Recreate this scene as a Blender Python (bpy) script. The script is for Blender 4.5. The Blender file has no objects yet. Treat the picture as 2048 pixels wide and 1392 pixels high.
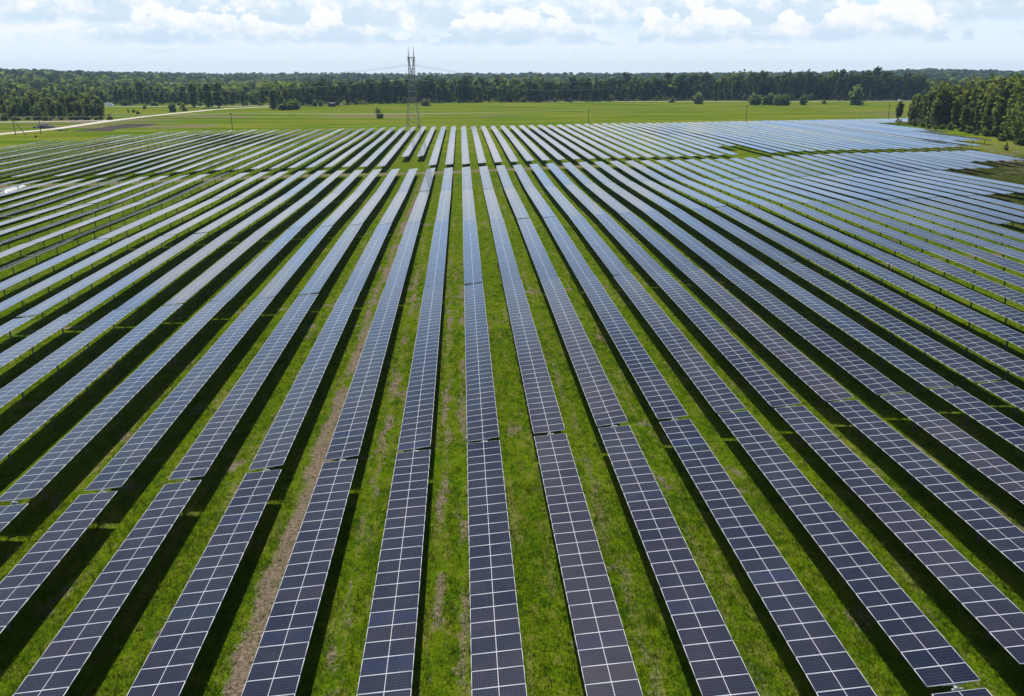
import bpy, math, random
import numpy as np
from mathutils import Vector, Matrix, Euler

random.seed(7)
rng = np.random.default_rng(11)
SC = bpy.context.scene
COL = SC.collection
R = math.radians

# ------------------------------------------------------------------ camera
CAM_Z = 24.0
FPX, TH, PSI, ROLL = 1736.0, R(17.525), R(3.226), -0.0018
cd = bpy.data.cameras.new("camera")
cam = bpy.data.objects.new("camera", cd)
COL.objects.link(cam)
cd.sensor_fit = 'HORIZONTAL'
cd.sensor_width = 36.0
cd.lens = 36.0 * FPX / 2048.0
cd.clip_start, cd.clip_end = 0.5, 30000
cam.matrix_world = (Matrix.Translation((0, 0, CAM_Z)) @ Matrix.Rotation(-PSI, 4, 'Z')
                    @ Matrix.Rotation(R(90) - TH, 4, 'X') @ Matrix.Rotation(ROLL, 4, 'Z'))
SC.camera = cam


def ground_at(px, py, z=0.0):
    """world x, y of a point of height z seen at a pixel of the 2048 wide photograph"""
    u, v = px - 1024, py - 696
    c, s = math.cos(ROLL), math.sin(ROLL)
    u, v = u * c + v * s, -u * s + v * c
    d = (u, FPX * math.cos(TH) - v * math.sin(TH), -(FPX * math.sin(TH) + v * math.cos(TH)))
    t = (CAM_Z - z) / (-d[2])
    rr, ff = d[0] * t, d[1] * t
    return rr * math.cos(PSI) + ff * math.sin(PSI), -rr * math.sin(PSI) + ff * math.cos(PSI)


def px_of(x, y):
    """photograph column of a far ground point"""
    rr = x * math.cos(PSI) - y * math.sin(PSI)
    ff = x * math.sin(PSI) + y * math.cos(PSI)
    return 1024 + FPX * rr / (ff * math.cos(TH) + CAM_Z * math.sin(TH))


# ------------------------------------------------------------------ node helpers
def mat(name):
    m = bpy.data.materials.new(name)
    m.use_nodes = True
    nt = m.node_tree
    nt.nodes.clear()
    out = nt.nodes.new('ShaderNodeOutputMaterial')
    return m, nt, out


def put(nt, sock, v):
    if isinstance(v, bpy.types.NodeSocket):
        nt.links.new(v, sock)
    elif v is not None:
        if sock.type == 'RGBA' and len(v) == 3:
            v = (*v, 1)
        sock.default_value = v


def mth(nt, op, a, b=None, c=None, clamp=False):
    n = nt.nodes.new('ShaderNodeMath')
    n.operation = op
    n.use_clamp = clamp
    for i, v in enumerate((a, b, c)):
        if v is not None:
            put(nt, n.inputs[i], v)
    return n.outputs[0]


def step(nt, v, lo, hi, a=0.0, b=1.0):
    n = nt.nodes.new('ShaderNodeMapRange')
    n.interpolation_type = 'SMOOTHSTEP'
    put(nt, n.inputs['Value'], v)
    for k, x in (('From Min', lo), ('From Max', hi), ('To Min', a), ('To Max', b)):
        put(nt, n.inputs[k], x)
    return n.outputs[0]


def mix(nt, f, a, b, mode='MIX'):
    n = nt.nodes.new('ShaderNodeMix')
    n.data_type = 'RGBA'
    n.blend_type = mode
    put(nt, n.inputs[0], f)
    put(nt, n.inputs[6], a)
    put(nt, n.inputs[7], b)
    return n.outputs[2]


def noise(nt, vec, scale, detail=3, rough=0.55, dim='3D'):
    n = nt.nodes.new('ShaderNodeTexNoise')
    n.noise_dimensions = dim
    put(nt, n.inputs['Vector'], vec)
    n.inputs['Scale'].default_value = scale
    n.inputs['Detail'].default_value = detail
    n.inputs['Roughness'].default_value = rough
    return n.outputs['Fac']


def vscale(nt, vec, s, off=(0, 0, 0)):
    n = nt.nodes.new('ShaderNodeMapping')
    put(nt, n.inputs['Vector'], vec)
    n.inputs['Scale'].default_value = s
    n.inputs['Location'].default_value = off
    return n.outputs[0]


def bsdf(nt, out, color, rough=0.8, spec=0.3, metal=0.0, normal=None):
    b = nt.nodes.new('ShaderNodeBsdfPrincipled')
    put(nt, b.inputs['Base Color'], color)
    put(nt, b.inputs['Roughness'], rough)
    b.inputs['Specular IOR Level'].default_value = spec
    put(nt, b.inputs['Metallic'], metal)
    if normal is not None:
        nt.links.new(normal, b.inputs['Normal'])
    nt.links.new(b.outputs[0], out.inputs['Surface'])
    return b


def bump(nt, h, dist, strength=1.0):
    n = nt.nodes.new('ShaderNodeBump')
    put(nt, n.inputs['Height'], h)
    n.inputs['Distance'].default_value = dist
    n.inputs['Strength'].default_value = strength
    return n.outputs[0]


# ------------------------------------------------------------------ sky, sun, exposure
SUN_EL, SUN_AZ = R(52), R(-7)
world = bpy.data.worlds.new("World")
SC.world = world
world.use_nodes = True
nt = world.node_tree
nt.nodes.clear()
wout = nt.nodes.new('ShaderNodeOutputWorld')
bg = nt.nodes.new('ShaderNodeBackground')
bg.inputs['Strength'].default_value = 0.085
nt.links.new(bg.outputs[0], wout.inputs['Surface'])
sky = nt.nodes.new('ShaderNodeTexSky')
sky.sky_type = 'NISHITA'
sky.sun_disc = False
sky.sun_elevation = SUN_EL
sky.sun_rotation = SUN_AZ
sky.air_density, sky.dust_density, sky.ozone_density = 1.0, 0.6, 1.4
tc = nt.nodes.new('ShaderNodeTexCoord')
dirv = tc.outputs['Generated']
sp = nt.nodes.new('ShaderNodeSeparateXYZ')
nt.links.new(dirv, sp.inputs[0])
dx, dy, dz = sp.outputs
el = mth(nt, 'ARCSINE', dz)
az = mth(nt, 'ARCTAN2', dx, dy)
cb = nt.nodes.new('ShaderNodeCombineXYZ')
put(nt, cb.inputs[0], az)
put(nt, cb.inputs[1], el)
ae = cb.outputs[0]
# distant cumulus banks: flat bases, billowing tops, in azimuth and elevation
c_det = noise(nt, vscale(nt, ae, (1.0, 1.35, 1), (1.7, 2.4, 0)), 30.0, 8, 0.60)
c_fin = noise(nt, vscale(nt, ae, (1.0, 1.2, 1), (5.2, 0.7, 0)), 85.0, 6, 0.6)
puff = mth(nt, 'ADD', mth(nt, 'MULTIPLY', mth(nt, 'SUBTRACT', c_det, 0.5), 2.6), mth(nt, 'MULTIPLY', mth(nt, 'SUBTRACT', c_fin, 0.5), 0.9))


def bank(base, hmax, freq, seed, lo, hi, soft):
    cx = nt.nodes.new('ShaderNodeCombineXYZ')
    put(nt, cx.inputs[0], az)
    cx.inputs[1].default_value = seed
    h = step(nt, noise(nt, cx.outputs[0], freq, 3, 0.55), lo, hi, -R(0.9), R(hmax))
    up = mth(nt, 'SUBTRACT', el, mth(nt, 'ADD', R(base), mth(nt, 'MULTIPLY', mth(nt, 'SUBTRACT', c_det, 0.5), R(1.5))))
    edge = mth(nt, 'SUBTRACT', mth(nt, 'ADD', h, mth(nt, 'MULTIPLY', puff, R(0.55 + hmax * 0.28))), up)
    m = mth(nt, 'MULTIPLY', step(nt, edge, 0.0, R(soft)), step(nt, up, -R(0.15), R(0.40)))
    lit = mth(nt, 'SUBTRACT', mth(nt, 'ADD', mth(nt, 'DIVIDE', up, R(hmax * 1.0)), mth(nt, 'MULTIPLY', puff, 0.95)), 0.05)
    return m, lit


m1, l1 = bank(2.7, 3.4, 6.5, 3.3, 0.18, 0.50, 0.40)
m2, l2 = bank(1.75, 2.1, 9.0, 8.7, 0.26, 0.58, 0.26)
m3, l3 = bank(1.2, 0.6, 15.0, 1.9, 0.42, 0.66, 0.25)
m4, l4 = bank(6.0, 6.0, 4.0, 5.1, 0.44, 0.68, 0.5)
m3 = mth(nt, 'MULTIPLY', m3, 0.7)
# cumulus field overhead: noise over the plane of the cloud layer
zc = mth(nt, 'ADD', mth(nt, 'MAXIMUM', dz, 0.0), 0.05)
cb2 = nt.nodes.new('ShaderNodeCombineXYZ')
put(nt, cb2.inputs[0], mth(nt, 'DIVIDE', dx, zc))
put(nt, cb2.inputs[1], mth(nt, 'DIVIDE', dy, zc))
hi_n = noise(nt, vscale(nt, cb2.outputs[0], (1, 1, 1), (2.3, 5.2, 0)), 1.15, 6, 0.58)
hi_m = mth(nt, 'MULTIPLY', step(nt, hi_n, 0.50, 0.66), step(nt, el, R(8), R(15)))
hi_m = mth(nt, 'MULTIPLY', hi_m, 0.20)
haze_c = mix(nt, step(nt, el, R(0.3), R(8), 1.0, 0.0), mix(nt, step(nt, el, R(8), R(23)), (5.9, 9.6, 15.2), mix(nt, 0.62, mix(nt, 0.55, sky.outputs[0], (0.0, 0.0, 0.0)), (0.35, 0.9, 2.2))), (10.6, 11.6, 12.5))
v_n = noise(nt, vscale(nt, ae, (1.0, 2.6, 1), (7.1, 3.4, 0)), 11.0, 7, 0.62)
veil = mth(nt, 'MULTIPLY', step(nt, mth(nt, 'ADD', v_n, mth(nt, 'MULTIPLY', az, -0.10)), 0.40, 0.60), step(nt, el, R(1.3), R(2.6), 0.0, 0.85))
veil = mth(nt, 'MULTIPLY', veil, step(nt, el, R(7), R(13), 1.0, 0.35))
sky_c = mix(nt, hi_m, haze_c, (8.5, 9.0, 9.6))
v_s = noise(nt, vscale(nt, ae, (1.0, 2.2, 1), (2.2, 8.1, 0)), 23.0, 6, 0.6)
sky_c = mix(nt, veil, sky_c, mix(nt, step(nt, v_s, 0.40, 0.60), (9.4, 11.0, 12.3), (12.0, 12.3, 12.7)))
for m_, l_ in ((m4, l4), (m1, l1), (m2, l2), (m3, l3)):
    cc = mix(nt, step(nt, l_, 0.0, 0.75), (8.0, 9.8, 11.4), (12.2, 12.4, 12.7))
    sky_c = mix(nt, m_, sky_c, cc)
nt.links.new(sky_c, bg.inputs['Color'])

sd = bpy.data.lights.new("sun", 'SUN')
sd.energy, sd.angle, sd.color = 4.9, R(0.53), (1.0, 0.95, 0.87)
sun = bpy.data.objects.new("sun", sd)
COL.objects.link(sun)
sv = Vector((math.sin(SUN_AZ) * math.cos(SUN_EL), math.cos(SUN_AZ) * math.cos(SUN_EL), math.sin(SUN_EL)))
sun.rotation_euler = sv.to_track_quat('Z', 'Y').to_euler()
sun.location = (0, 200, 300)
vs = SC.view_settings
vs.view_transform, vs.look, vs.exposure, vs.gamma = 'Standard', 'None', 0.0, 1.0
vs.use_curve_mapping = False
SC.cycles.max_bounces = 6
SC.cycles.volume_bounces = 0
SC.cycles.transparent_max_bounces = 8


# ------------------------------------------------------------------ mesh helpers
def mesh_np(name, V, F, mats, mi=None, uv=None, attr=None, smooth=False):
    """V (n,3), F (m,k) all polygons with k corners"""
    V = np.asarray(V, dtype=np.float32)
    F = np.asarray(F, dtype=np.int32)
    me = bpy.data.meshes.new(name)
    k = F.shape[1]
    me.vertices.add(len(V))
    me.vertices.foreach_set('co', V.ravel())
    me.loops.add(F.size)
    me.loops.foreach_set('vertex_index', F.ravel())
    me.polygons.add(len(F))
    me.polygons.foreach_set('loop_start', np.arange(0, F.size, k, dtype=np.int32))
    for m in mats:
        me.materials.append(m)
    if mi is not None:
        me.polygons.foreach_set('material_index', np.asarray(mi, dtype=np.int32))
    if uv is not None:
        l = me.uv_layers.new(name='UVMap')
        l.data.foreach_set('uv', np.asarray(uv, dtype=np.float32).ravel())
    if attr is not None:
        for an, av in attr.items():
            a = me.attributes.new(an, 'FLOAT', 'FACE')
            a.data.foreach_set('value', np.asarray(av, dtype=np.float32))
    if smooth:
        me.polygons.foreach_set('use_smooth', np.ones(len(F), dtype=bool))
    me.update(calc_edges=True)
    me.validate()
    return me


class Build:
    """collects boxes, tubes and quads, all as quads"""
    def __init__(s):
        s.V, s.F, s.M, s.n = [], [], [], 0

    def quads(s, V, F, m=0):
        s.V.append(np.asarray(V, float))
        s.F.append(np.asarray(F, int) + s.n)
        s.M += [m] * len(F)
        s.n += len(V)

    def box(s, c, d, m=0, rot=None):
        x, y, z = (q / 2 for q in d)
        V = np.array([(-x, -y, -z), (x, -y, -z), (x, y, -z), (-x, y, -z), (-x, -y, z), (x, -y, z), (x, y, z), (-x, y, z)])
        if rot is not None:
            V = V @ np.array(rot.to_3x3()).T
        s.quads(V + np.array(c), [(0, 3, 2, 1), (4, 5, 6, 7), (0, 1, 5, 4), (1, 2, 6, 5), (2, 3, 7, 6), (3, 0, 4, 7)], m)

    def tube(s, pts, rad, n=6, m=0):
        pts = [Vector(p) for p in pts]
        rad = rad if hasattr(rad, '__len__') else [rad] * len(pts)
        V = []
        for i, p in enumerate(pts):
            d = (pts[min(i + 1, len(pts) - 1)] - pts[max(i - 1, 0)]).normalized()
            a = d.orthogonal().normalized() if abs(d.z) < 0.9 else Vector((1, 0, 0)) - d * d.x
            if abs(d.z) < 0.9:
                a = d.cross(Vector((0, 0, 1))).normalized()
            a.normalize()
            b = d.cross(a)
            for j in range(n):
                t = 2 * math.pi * j / n
                V.append(p + (a * math.cos(t) + b * math.sin(t)) * rad[i])
        F = []
        for i in range(len(pts) - 1):
            for j in range(n):
                k = (j + 1) % n
                F.append((i * n + j, i * n + k, (i + 1) * n + k, (i + 1) * n + j))
        s.quads([tuple(v) for v in V], F, m)

    def mesh(s, name, mats, **kw):
        return mesh_np(name, np.concatenate(s.V), np.concatenate(s.F), mats, s.M, **kw)


def obj(name, me, parent=None, loc=None, rot=None):
    o = bpy.data.objects.new(name, me)
    COL.objects.link(o)
    if parent is not None:
        o.parent = parent
    if loc is not None:
        o.location = loc
    if rot is not None:
        o.rotation_euler = rot
    return o


def tag(o, label=None, cat=None, group=None, kind=None):
    for k, v in (('label', label), ('category', cat), ('group', group), ('kind', kind)):
        if v:
            o[k] = v
    return o


def thing(name, label, cat, loc=(0, 0, 0), rz=0.0, group=None):
    return tag(obj(name, None, loc=loc, rot=(0, 0, rz)), label, cat, group)


# ------------------------------------------------------------------ terrain
def sst(x, a, b):
    t = np.clip((x - a) / (b - a), 0, 1)
    return t * t * (3 - 2 * t)


RIDGE_X = [-700, -200, 0, 60, 120, 220, 330, 450, 560, 640, 700, 800, 1000, 1200, 1350, 1500, 1620, 1720, 1780, 1860, 1930, 2048, 2400, 3000]
RIDGE_Y = [147, 147, 146, 143.5, 142.5, 144.5, 146.5, 148.5, 149, 148, 147.5, 149, 149.5, 149.5, 148.5, 148, 148, 145.5, 143, 145, 147, 146, 147, 147]


def height(x, y):
    x, y = np.asarray(x, float), np.asarray(y, float)
    r = np.hypot(x, y)
    # gentle swell of the field
    h = 0.30 * np.exp(-((y - 139 - 0.2 * x) / 24.0) ** 2) - 0.22 * np.exp(-((y - 190 - 0.2 * x) / 30.0) ** 2)
    h = h + 0.16 * np.sin(x * 0.075 + y * 0.021 + 0.6) + 0.14 * np.sin(y * 0.062 - x * 0.018 + 1.0)
    h = h * (1 - sst(r, 380, 480)) * sst(y, 20, 60)
    ff = np.maximum(x * math.sin(PSI) + y * math.cos(PSI), 1.0)
    rr = x * math.cos(PSI) - y * math.sin(PSI)
    px = 1024 + 1655.0 * rr / ff + 30.0 * 0
    px = np.where(y > 0, np.clip(px, -700, 3000), 1024)
    top = 24 + (149.5 - np.interp(px, RIDGE_X, RIDGE_Y)) * 3000.0 / 1820.0
    hill = top - 13.5
    left = sst(-px, -620, -200)
    start = 1500 - 700 * left
    h = h + hill * sst(r, start, 3000 - 500 * left) * (1 - 0.9 * sst(r, 3300, 4200))
    h = h + 1.6 * sst(r, 900, 2000) * np.sin(x * 0.0061) * np.sin(y * 0.0047 + 1)
    return h


def hz(x, y):
    return float(height(x, y))


# ------------------------------------------------------------------ materials
PITCH, W, LM = 4.367, 2.09, 1.05          # row pitch, table width, module pitch
GRASS_LIT = dict()


def grass_color(nt, pos, sx, sy):
    n1 = noise(nt, pos, 0.055, 3)
    n2 = noise(nt, pos, 0.55, 4)
    n3 = noise(nt, pos, 5.5, 4, 0.65)
    n4 = noise(nt, vscale(nt, pos, (1, 0.55, 1), (3, 7, 1)), 1.5, 5, 0.65)
    streak = noise(nt, vscale(nt, pos, (0.012, 0.06, 0.1)), 1.0, 5, 0.6)
    g = mix(nt, step(nt, n2, 0.3, 0.7), (0.055, 0.120, 0.003), (0.115, 0.188, 0.004))
    g = mix(nt, step(nt, n1, 0.35, 0.68), g, mix(nt, n2, (0.100, 0.170, 0.004), (0.145, 0.198, 0.006)))
    g = mix(nt, step(nt, n3, 0.30, 0.75), mix(nt, 0.45, g, (0.026, 0.062, 0.003)), mix(nt, 0.25, g, (0.18, 0.22, 0.012)))
    g = mix(nt, step(nt, n4, 0.52, 0.64, 0.0, 0.75), g, (0.030, 0.085, 0.004))
    g = mix(nt, step(nt, n4, 0.46, 0.36, 0.0, 0.65), g, (0.165, 0.165, 0.035))
    # dim, darker tone painted over the ground at the row ends by the wood
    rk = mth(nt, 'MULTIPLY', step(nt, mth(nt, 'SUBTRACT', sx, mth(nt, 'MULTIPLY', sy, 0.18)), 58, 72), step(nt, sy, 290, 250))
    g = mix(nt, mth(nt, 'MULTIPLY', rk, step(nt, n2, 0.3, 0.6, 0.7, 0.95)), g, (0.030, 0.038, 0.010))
    dry = noise(nt, vscale(nt, pos, (1.1, 0.10, 1), (9, 2, 0)), 1.0, 5, 0.65)
    g = mix(nt, mth(nt, 'MULTIPLY', step(nt, dry, 0.53, 0.66, 0.0, 0.62), step(nt, n3, 0.35, 0.65, 0.35, 1.0)), g, (0.235, 0.200, 0.075))
    far = step(nt, sy, 225, 330)
    g2 = mix(nt, step(nt, streak, 0.38, 0.62), (0.090, 0.158, 0.004), (0.185, 0.205, 0.022))
    return mix(nt, far, g, g2), n1, n2, n3, streak


def band(nt, v, c, w):
    d = mth(nt, 'ABSOLUTE', mth(nt, 'SUBTRACT', v, c))
    return step(nt, d, w * 0.35, w, 1.0, 0.0)


def make_ground_mat():
    m, nt, out = mat('ground_mix')
    geo = nt.nodes.new('ShaderNodeNewGeometry')
    pos = geo.outputs['Position']
    s = nt.nodes.new('ShaderNodeSeparateXYZ')
    nt.links.new(pos, s.inputs[0])
    x, y, _ = s.outputs
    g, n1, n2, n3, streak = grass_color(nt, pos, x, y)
    nw = noise(nt, pos, 0.35, 4, 0.6)
    nb = noise(nt, vscale(nt, pos, (1, 0.22, 1)), 0.5, 4, 0.6)
    xd = mth(nt, 'ADD', x, mth(nt, 'ADD', mth(nt, 'MULTIPLY', mth(nt, 'SUBTRACT', nw, 0.5), 1.5), mth(nt, 'MULTIPLY', mth(nt, 'SUBTRACT', noise(nt, pos, 1.7, 4, 0.65), 0.5), 1.1)))
    yd = mth(nt, 'ADD', y, mth(nt, 'MULTIPLY', mth(nt, 'SUBTRACT', nw, 0.5), 1.6))
    infield = step(nt, y, 222, 232, 1.0, 0.0)
    near = step(nt, y, 85, 150, 1.0, 0.18)
    # wide bare strip and narrower wheel tracks between the rows
    d = mth(nt, 'MULTIPLY', band(nt, xd, -9.45, 1.15), mth(nt, 'MULTIPLY', step(nt, nb, 0.34, 0.52, 0.12, 1.0), step(nt, y, 150, 235, 1.0, 0.35)))
    for c, w, a in ((-5.75, .42, .9), (-4.35, .38, .75), (-1.5, .42, .85), (-0.25, .45, .8), (4.6, .3, .35), (7.6, .4, .5),
                    (12.0, .4, .4), (-13.9, .5, .7), (-18.2, .5, .6), (21.0, .5, .55), (30.5, .6, .7)):
        t = mth(nt, 'MULTIPLY', band(nt, xd, c, w), step(nt, nb, 0.40, 0.60, 0.0, a))
        d = mth(nt, 'MAXIMUM', d, mth(nt, 'MULTIPLY', t, near))
    # cable trenches across the rows under the table joints
    for k, a in ((95.2, .8), (138.5, .5), (181.5, .6)):
        t = band(nt, mth(nt, 'SUBTRACT', yd, mth(nt, 'MULTIPLY', x, 0.25)), k, 0.75)
        d = mth(nt, 'MAXIMUM', d, mth(nt, 'MULTIPLY', t, step(nt, nb, 0.36, 0.56, 0.0, a)))
    # bare spots
    spots = mth(nt, 'MULTIPLY', step(nt, noise(nt, vscale(nt, pos, (1, 0.6, 1), (4, 9, 0)), 0.33, 4, 0.62), 0.57, 0.70), 0.8)
    d = mth(nt, 'MAXIMUM', d, mth(nt, 'MULTIPLY', spots, infield))
    # track across the field between the two blocks
    yt = mth(nt, 'SUBTRACT', yd, mth(nt, 'MULTIPLY', x, 0.235))
    cr = mth(nt, 'MULTIPLY', band(nt, yt, 228.6, 4.2), step(nt, nw, 0.30, 0.52, 0.25, 1.0))
    cr = mth(nt, 'MULTIPLY', cr, step(nt, x, 20, 60, 1.0, 0.35))
    d = mth(nt, 'MAXIMUM', d, cr)
    # worn ground at the wood on the east side and along the gravel road
    ex = mth(nt, 'MULTIPLY', step(nt, x, 136, 158), step(nt, y, 300, 330, 1.0, 0.0))
    d = mth(nt, 'MAXIMUM', d, mth(nt, 'MULTIPLY', ex, step(nt, nw, 0.48, 0.60)))
    mid = mth(nt, 'MULTIPLY', band(nt, y, 545, 45), step(nt, noise(nt, vscale(nt, pos, (0.010, 0.05, 1), (5, 0, 0)), 1.0, 4, 0.6), 0.53, 0.60))
    mid = mth(nt, 'MULTIPLY', mid, band(nt, x, 10, 150))
    d = mth(nt, 'MAXIMUM', d, mth(nt, 'MULTIPLY', mid, 0.8))
    lft = mth(nt, 'MULTIPLY', mth(nt, 'MULTIPLY', step(nt, x, -105, -135), step(nt, y, 395, 430)),
              mth(nt, 'MULTIPLY', step(nt, y, 560, 620, 1.0, 0.0), step(nt, streak, 0.47, 0.56, 0.0, .85)))
    d = mth(nt, 'MAXIMUM', d, lft)
    rgt = mth(nt, 'MULTIPLY', band(nt, y, 545, 60), mth(nt, 'MULTIPLY', step(nt, x, 190, 270), step(nt, streak, 0.40, 0.55, 0.0, .75)))
    d = mth(nt, 'MAXIMUM', d, rgt)
    wv = mth(nt, 'MULTIPLY', mth(nt, 'SUBTRACT', noise(nt, vscale(nt, pos, (0.012, 0.0, 0)), 1.0, 3), 0.5), 60)
    for cy, w, a, x0, x1 in ((520, 2.2, .75, -190, 60), (590, 1.6, .5, -60, 330), (535, 1.8, .55, 90, 330), (650, 2.0, .45, -120, 380), (480, 1.5, .5, -150, 20)):
        t = mth(nt, 'MULTIPLY', band(nt, mth(nt, 'ADD', y, wv), cy, w), mth(nt, 'MULTIPLY', step(nt, x, x0, x0 + 40), step(nt, x, x1 - 40, x1, 1.0, 0.0)))
        g = mix(nt, mth(nt, 'MULTIPLY', t, a), g, (0.030, 0.048, 0.010))
    dirt = mix(nt, step(nt, n3, 0.3, 0.7), (0.085, 0.064, 0.045), (0.30, 0.24, 0.17))
    dirt = mix(nt, step(nt, n2, 0.4, 0.7, 0.0, 0.8), dirt, (0.20, 0.155, 0.12))
    frag = mth(nt, 'ADD', d, mth(nt, 'MULTIPLY', mth(nt, 'SUBTRACT', n3, 0.5), 1.1))
    dm = mth(nt, 'MULTIPLY', step(nt, frag, 0.15, 1.0), step(nt, d, 0.02, 0.35))
    c = mix(nt, dm, g, dirt)
    # forest floor far off
    r = nt.nodes.new('ShaderNodeVectorMath')
    r.operation = 'LENGTH'
    nt.links.new(pos, r.inputs[0])
    c = mix(nt, step(nt, r.outputs['Value'], 840, 960), c, (0.03, 0.045, 0.016))
    hgt = mth(nt, 'ADD', mth(nt, 'MULTIPLY', n3, 0.6), mth(nt, 'MULTIPLY', noise(nt, pos, 2.2, 3), 0.7))
    bsdf(nt, out, c, 0.95, 0.0, normal=bump(nt, hgt, 0.25, 0.8))
    return m


def make_grass_mat():
    m, nt, out = mat('grass_blades')
    geo = nt.nodes.new('ShaderNodeNewGeometry')
    s = nt.nodes.new('ShaderNodeSeparateXYZ')
    nt.links.new(geo.outputs['Position'], s.inputs[0])
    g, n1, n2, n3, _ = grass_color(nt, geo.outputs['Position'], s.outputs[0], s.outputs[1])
    at = nt.nodes.new('ShaderNodeAttribute')
    at.attribute_name = 'tint'
    t = at.outputs['Fac']
    g = mix(nt, step(nt, t, 0.0, 0.6, 0.35, 0.0), g, (0.03, 0.08, 0.008))
    g = mix(nt, step(nt, t, 0.80, 1.0, 0.0, 0.55), g, (0.20, 0.21, 0.045))
    d = nt.nodes.new('ShaderNodeBsdfDiffuse')
    nt.links.new(g, d.inputs[0])
    tr = nt.nodes.new('ShaderNodeBsdfTranslucent')
    nt.links.new(mix(nt, 0.5, g, (0.16, 0.24, 0.015)), tr.inputs[0])
    mx = nt.nodes.new('ShaderNodeMixShader')
    mx.inputs[0].default_value = 0.35
    nt.links.new(d.outputs[0], mx.inputs[1])
    nt.links.new(tr.outputs[0], mx.inputs[2])
    nt.links.new(mx.outputs[0], out.inputs['Surface'])
    return m


def make_glass_mat():
    m, nt, out = mat('solar_cells')
    uvn = nt.nodes.new('ShaderNodeUVMap')
    s = nt.nodes.new('ShaderNodeSeparateXYZ')
    nt.links.new(uvn.outputs[0], s.inputs[0])
    u, v = s.outputs[0], s.outputs[1]
    at = nt.nodes.new('ShaderNodeAttribute')
    at.attribute_name = 'rnd'
    oi = nt.nodes.new('ShaderNodeObjectInfo')
    rr = mth(nt, 'FRACT', mth(nt, 'ADD', at.outputs['Fac'], mth(nt, 'MULTIPLY', oi.outputs['Random'], 5.3)))
    r2 = mth(nt, 'FRACT', mth(nt, 'MULTIPLY', rr, 17.7))
    base = mix(nt, rr, (0.0065, 0.0100, 0.030), (0.0100, 0.0120, 0.031))
    base = mix(nt, step(nt, r2, 0.93, 0.99, 0.0, 0.55), base, (0.012, 0.024, 0.070))
    base = mix(nt, step(nt, r2, 0.08, 0.02, 0.0, 0.5), base, (0.022, 0.019, 0.036))

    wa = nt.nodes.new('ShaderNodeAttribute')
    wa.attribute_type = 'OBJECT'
    wa.attribute_name = 'glare_tint'
    glare_tint = mth(nt, 'MULTIPLY', wa.outputs['Fac'], mth(nt, 'ADD', 0.6, mth(nt, 'MULTIPLY', rr, 0.5)))
    base = mix(nt, glare_tint, base, (0.052, 0.043, 0.054))  # brownish sun glare put into the cell colour

    def lines(co, n, w):
        f = mth(nt, 'FRACT', mth(nt, 'MULTIPLY', co, n))
        f = mth(nt, 'ABSOLUTE', mth(nt, 'SUBTRACT', f, 0.5))
        return mth(nt, 'GREATER_THAN', f, 0.5 - w)
    grid = mth(nt, 'MAXIMUM', lines(u, 24, 0.035), lines(v, 6, 0.016))
    base = mix(nt, mth(nt, 'MULTIPLY', grid, 0.65), base, (0.17, 0.19, 0.23))
    seam = mth(nt, 'LESS_THAN', mth(nt, 'ABSOLUTE', mth(nt, 'SUBTRACT', u, 0.5)), 0.0065)
    base = mix(nt, seam, base, (0.62, 0.64, 0.68))
    geo = nt.nodes.new('ShaderNodeNewGeometry')
    dust = noise(nt, geo.outputs['Position'], 0.9, 4, 0.6)
    base = mix(nt, step(nt, dust, 0.45, 0.8, 0.0, 0.10), base, (0.15, 0.13, 0.115))
    b = bsdf(nt, out, base, mth(nt, 'ADD', 0.085, mth(nt, 'MULTIPLY', rr, 0.03)), 0.5)
    b.inputs['IOR'].default_value = 1.62
    b.inputs['Coat Weight'].default_value = 0.0
    return m


def flat_mat(name, col, rough=0.6, metal=0.0, spec=0.4, var=0.12, sc=3.0):
    m, nt, out = mat(name)
    tcn = nt.nodes.new('ShaderNodeTexCoord')
    n = noise(nt, tcn.outputs['Object'], sc, 4, 0.6)
    lo = tuple(c * (1 - var) for c in col)
    hi_ = tuple(min(1, c * (1 + var)) for c in col)
    bsdf(nt, out, mix(nt, step(nt, n, 0.3, 0.7), lo, hi_), rough, spec, metal)
    return m


def leaf_mat(name, cols, trans=0.3):
    m, nt, out = mat(name)
    at = nt.nodes.new('ShaderNodeAttribute')
    at.attribute_name = 'tint'
    lf = nt.nodes.new('ShaderNodeAttribute')
    lf.attribute_name = 'leaf'
    oi = nt.nodes.new('ShaderNodeObjectInfo')
    t = mth(nt, 'FRACT', mth(nt, 'ADD', at.outputs['Fac'], oi.outputs['Random']))
    ra = nt.nodes.new('ShaderNodeValToRGB')
    el_ = ra.color_ramp.elements
    while len(el_) < len(cols):
        el_.new(0.5)
    for i, c in enumerate(cols):
        el_[i].position = i / (len(cols) - 1)
        el_[i].color = (*c, 1)
    nt.links.new(t, ra.inputs[0])
    c = ra.outputs[0]
    c = mix(nt, step(nt, lf.outputs['Fac'], 0.0, 1.0), mix(nt, 0.35, c, (0.02, 0.035, 0.012)), mix(nt, 0.22, c, (0.22, 0.26, 0.08)))
    d = nt.nodes.new('ShaderNodeBsdfDiffuse')
    nt.links.new(c, d.inputs[0])
    tr = nt.nodes.new('ShaderNodeBsdfTranslucent')
    nt.links.new(mix(nt, 0.45, c, (0.22, 0.30, 0.03)), tr.inputs[0])
    mx = nt.nodes.new('ShaderNodeMixShader')
    mx.inputs[0].default_value = trans
    nt.links.new(d.outputs[0], mx.inputs[1])
    nt.links.new(tr.outputs[0], mx.inputs[2])
    nt.links.new(mx.outputs[0], out.inputs['Surface'])
    return m


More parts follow.
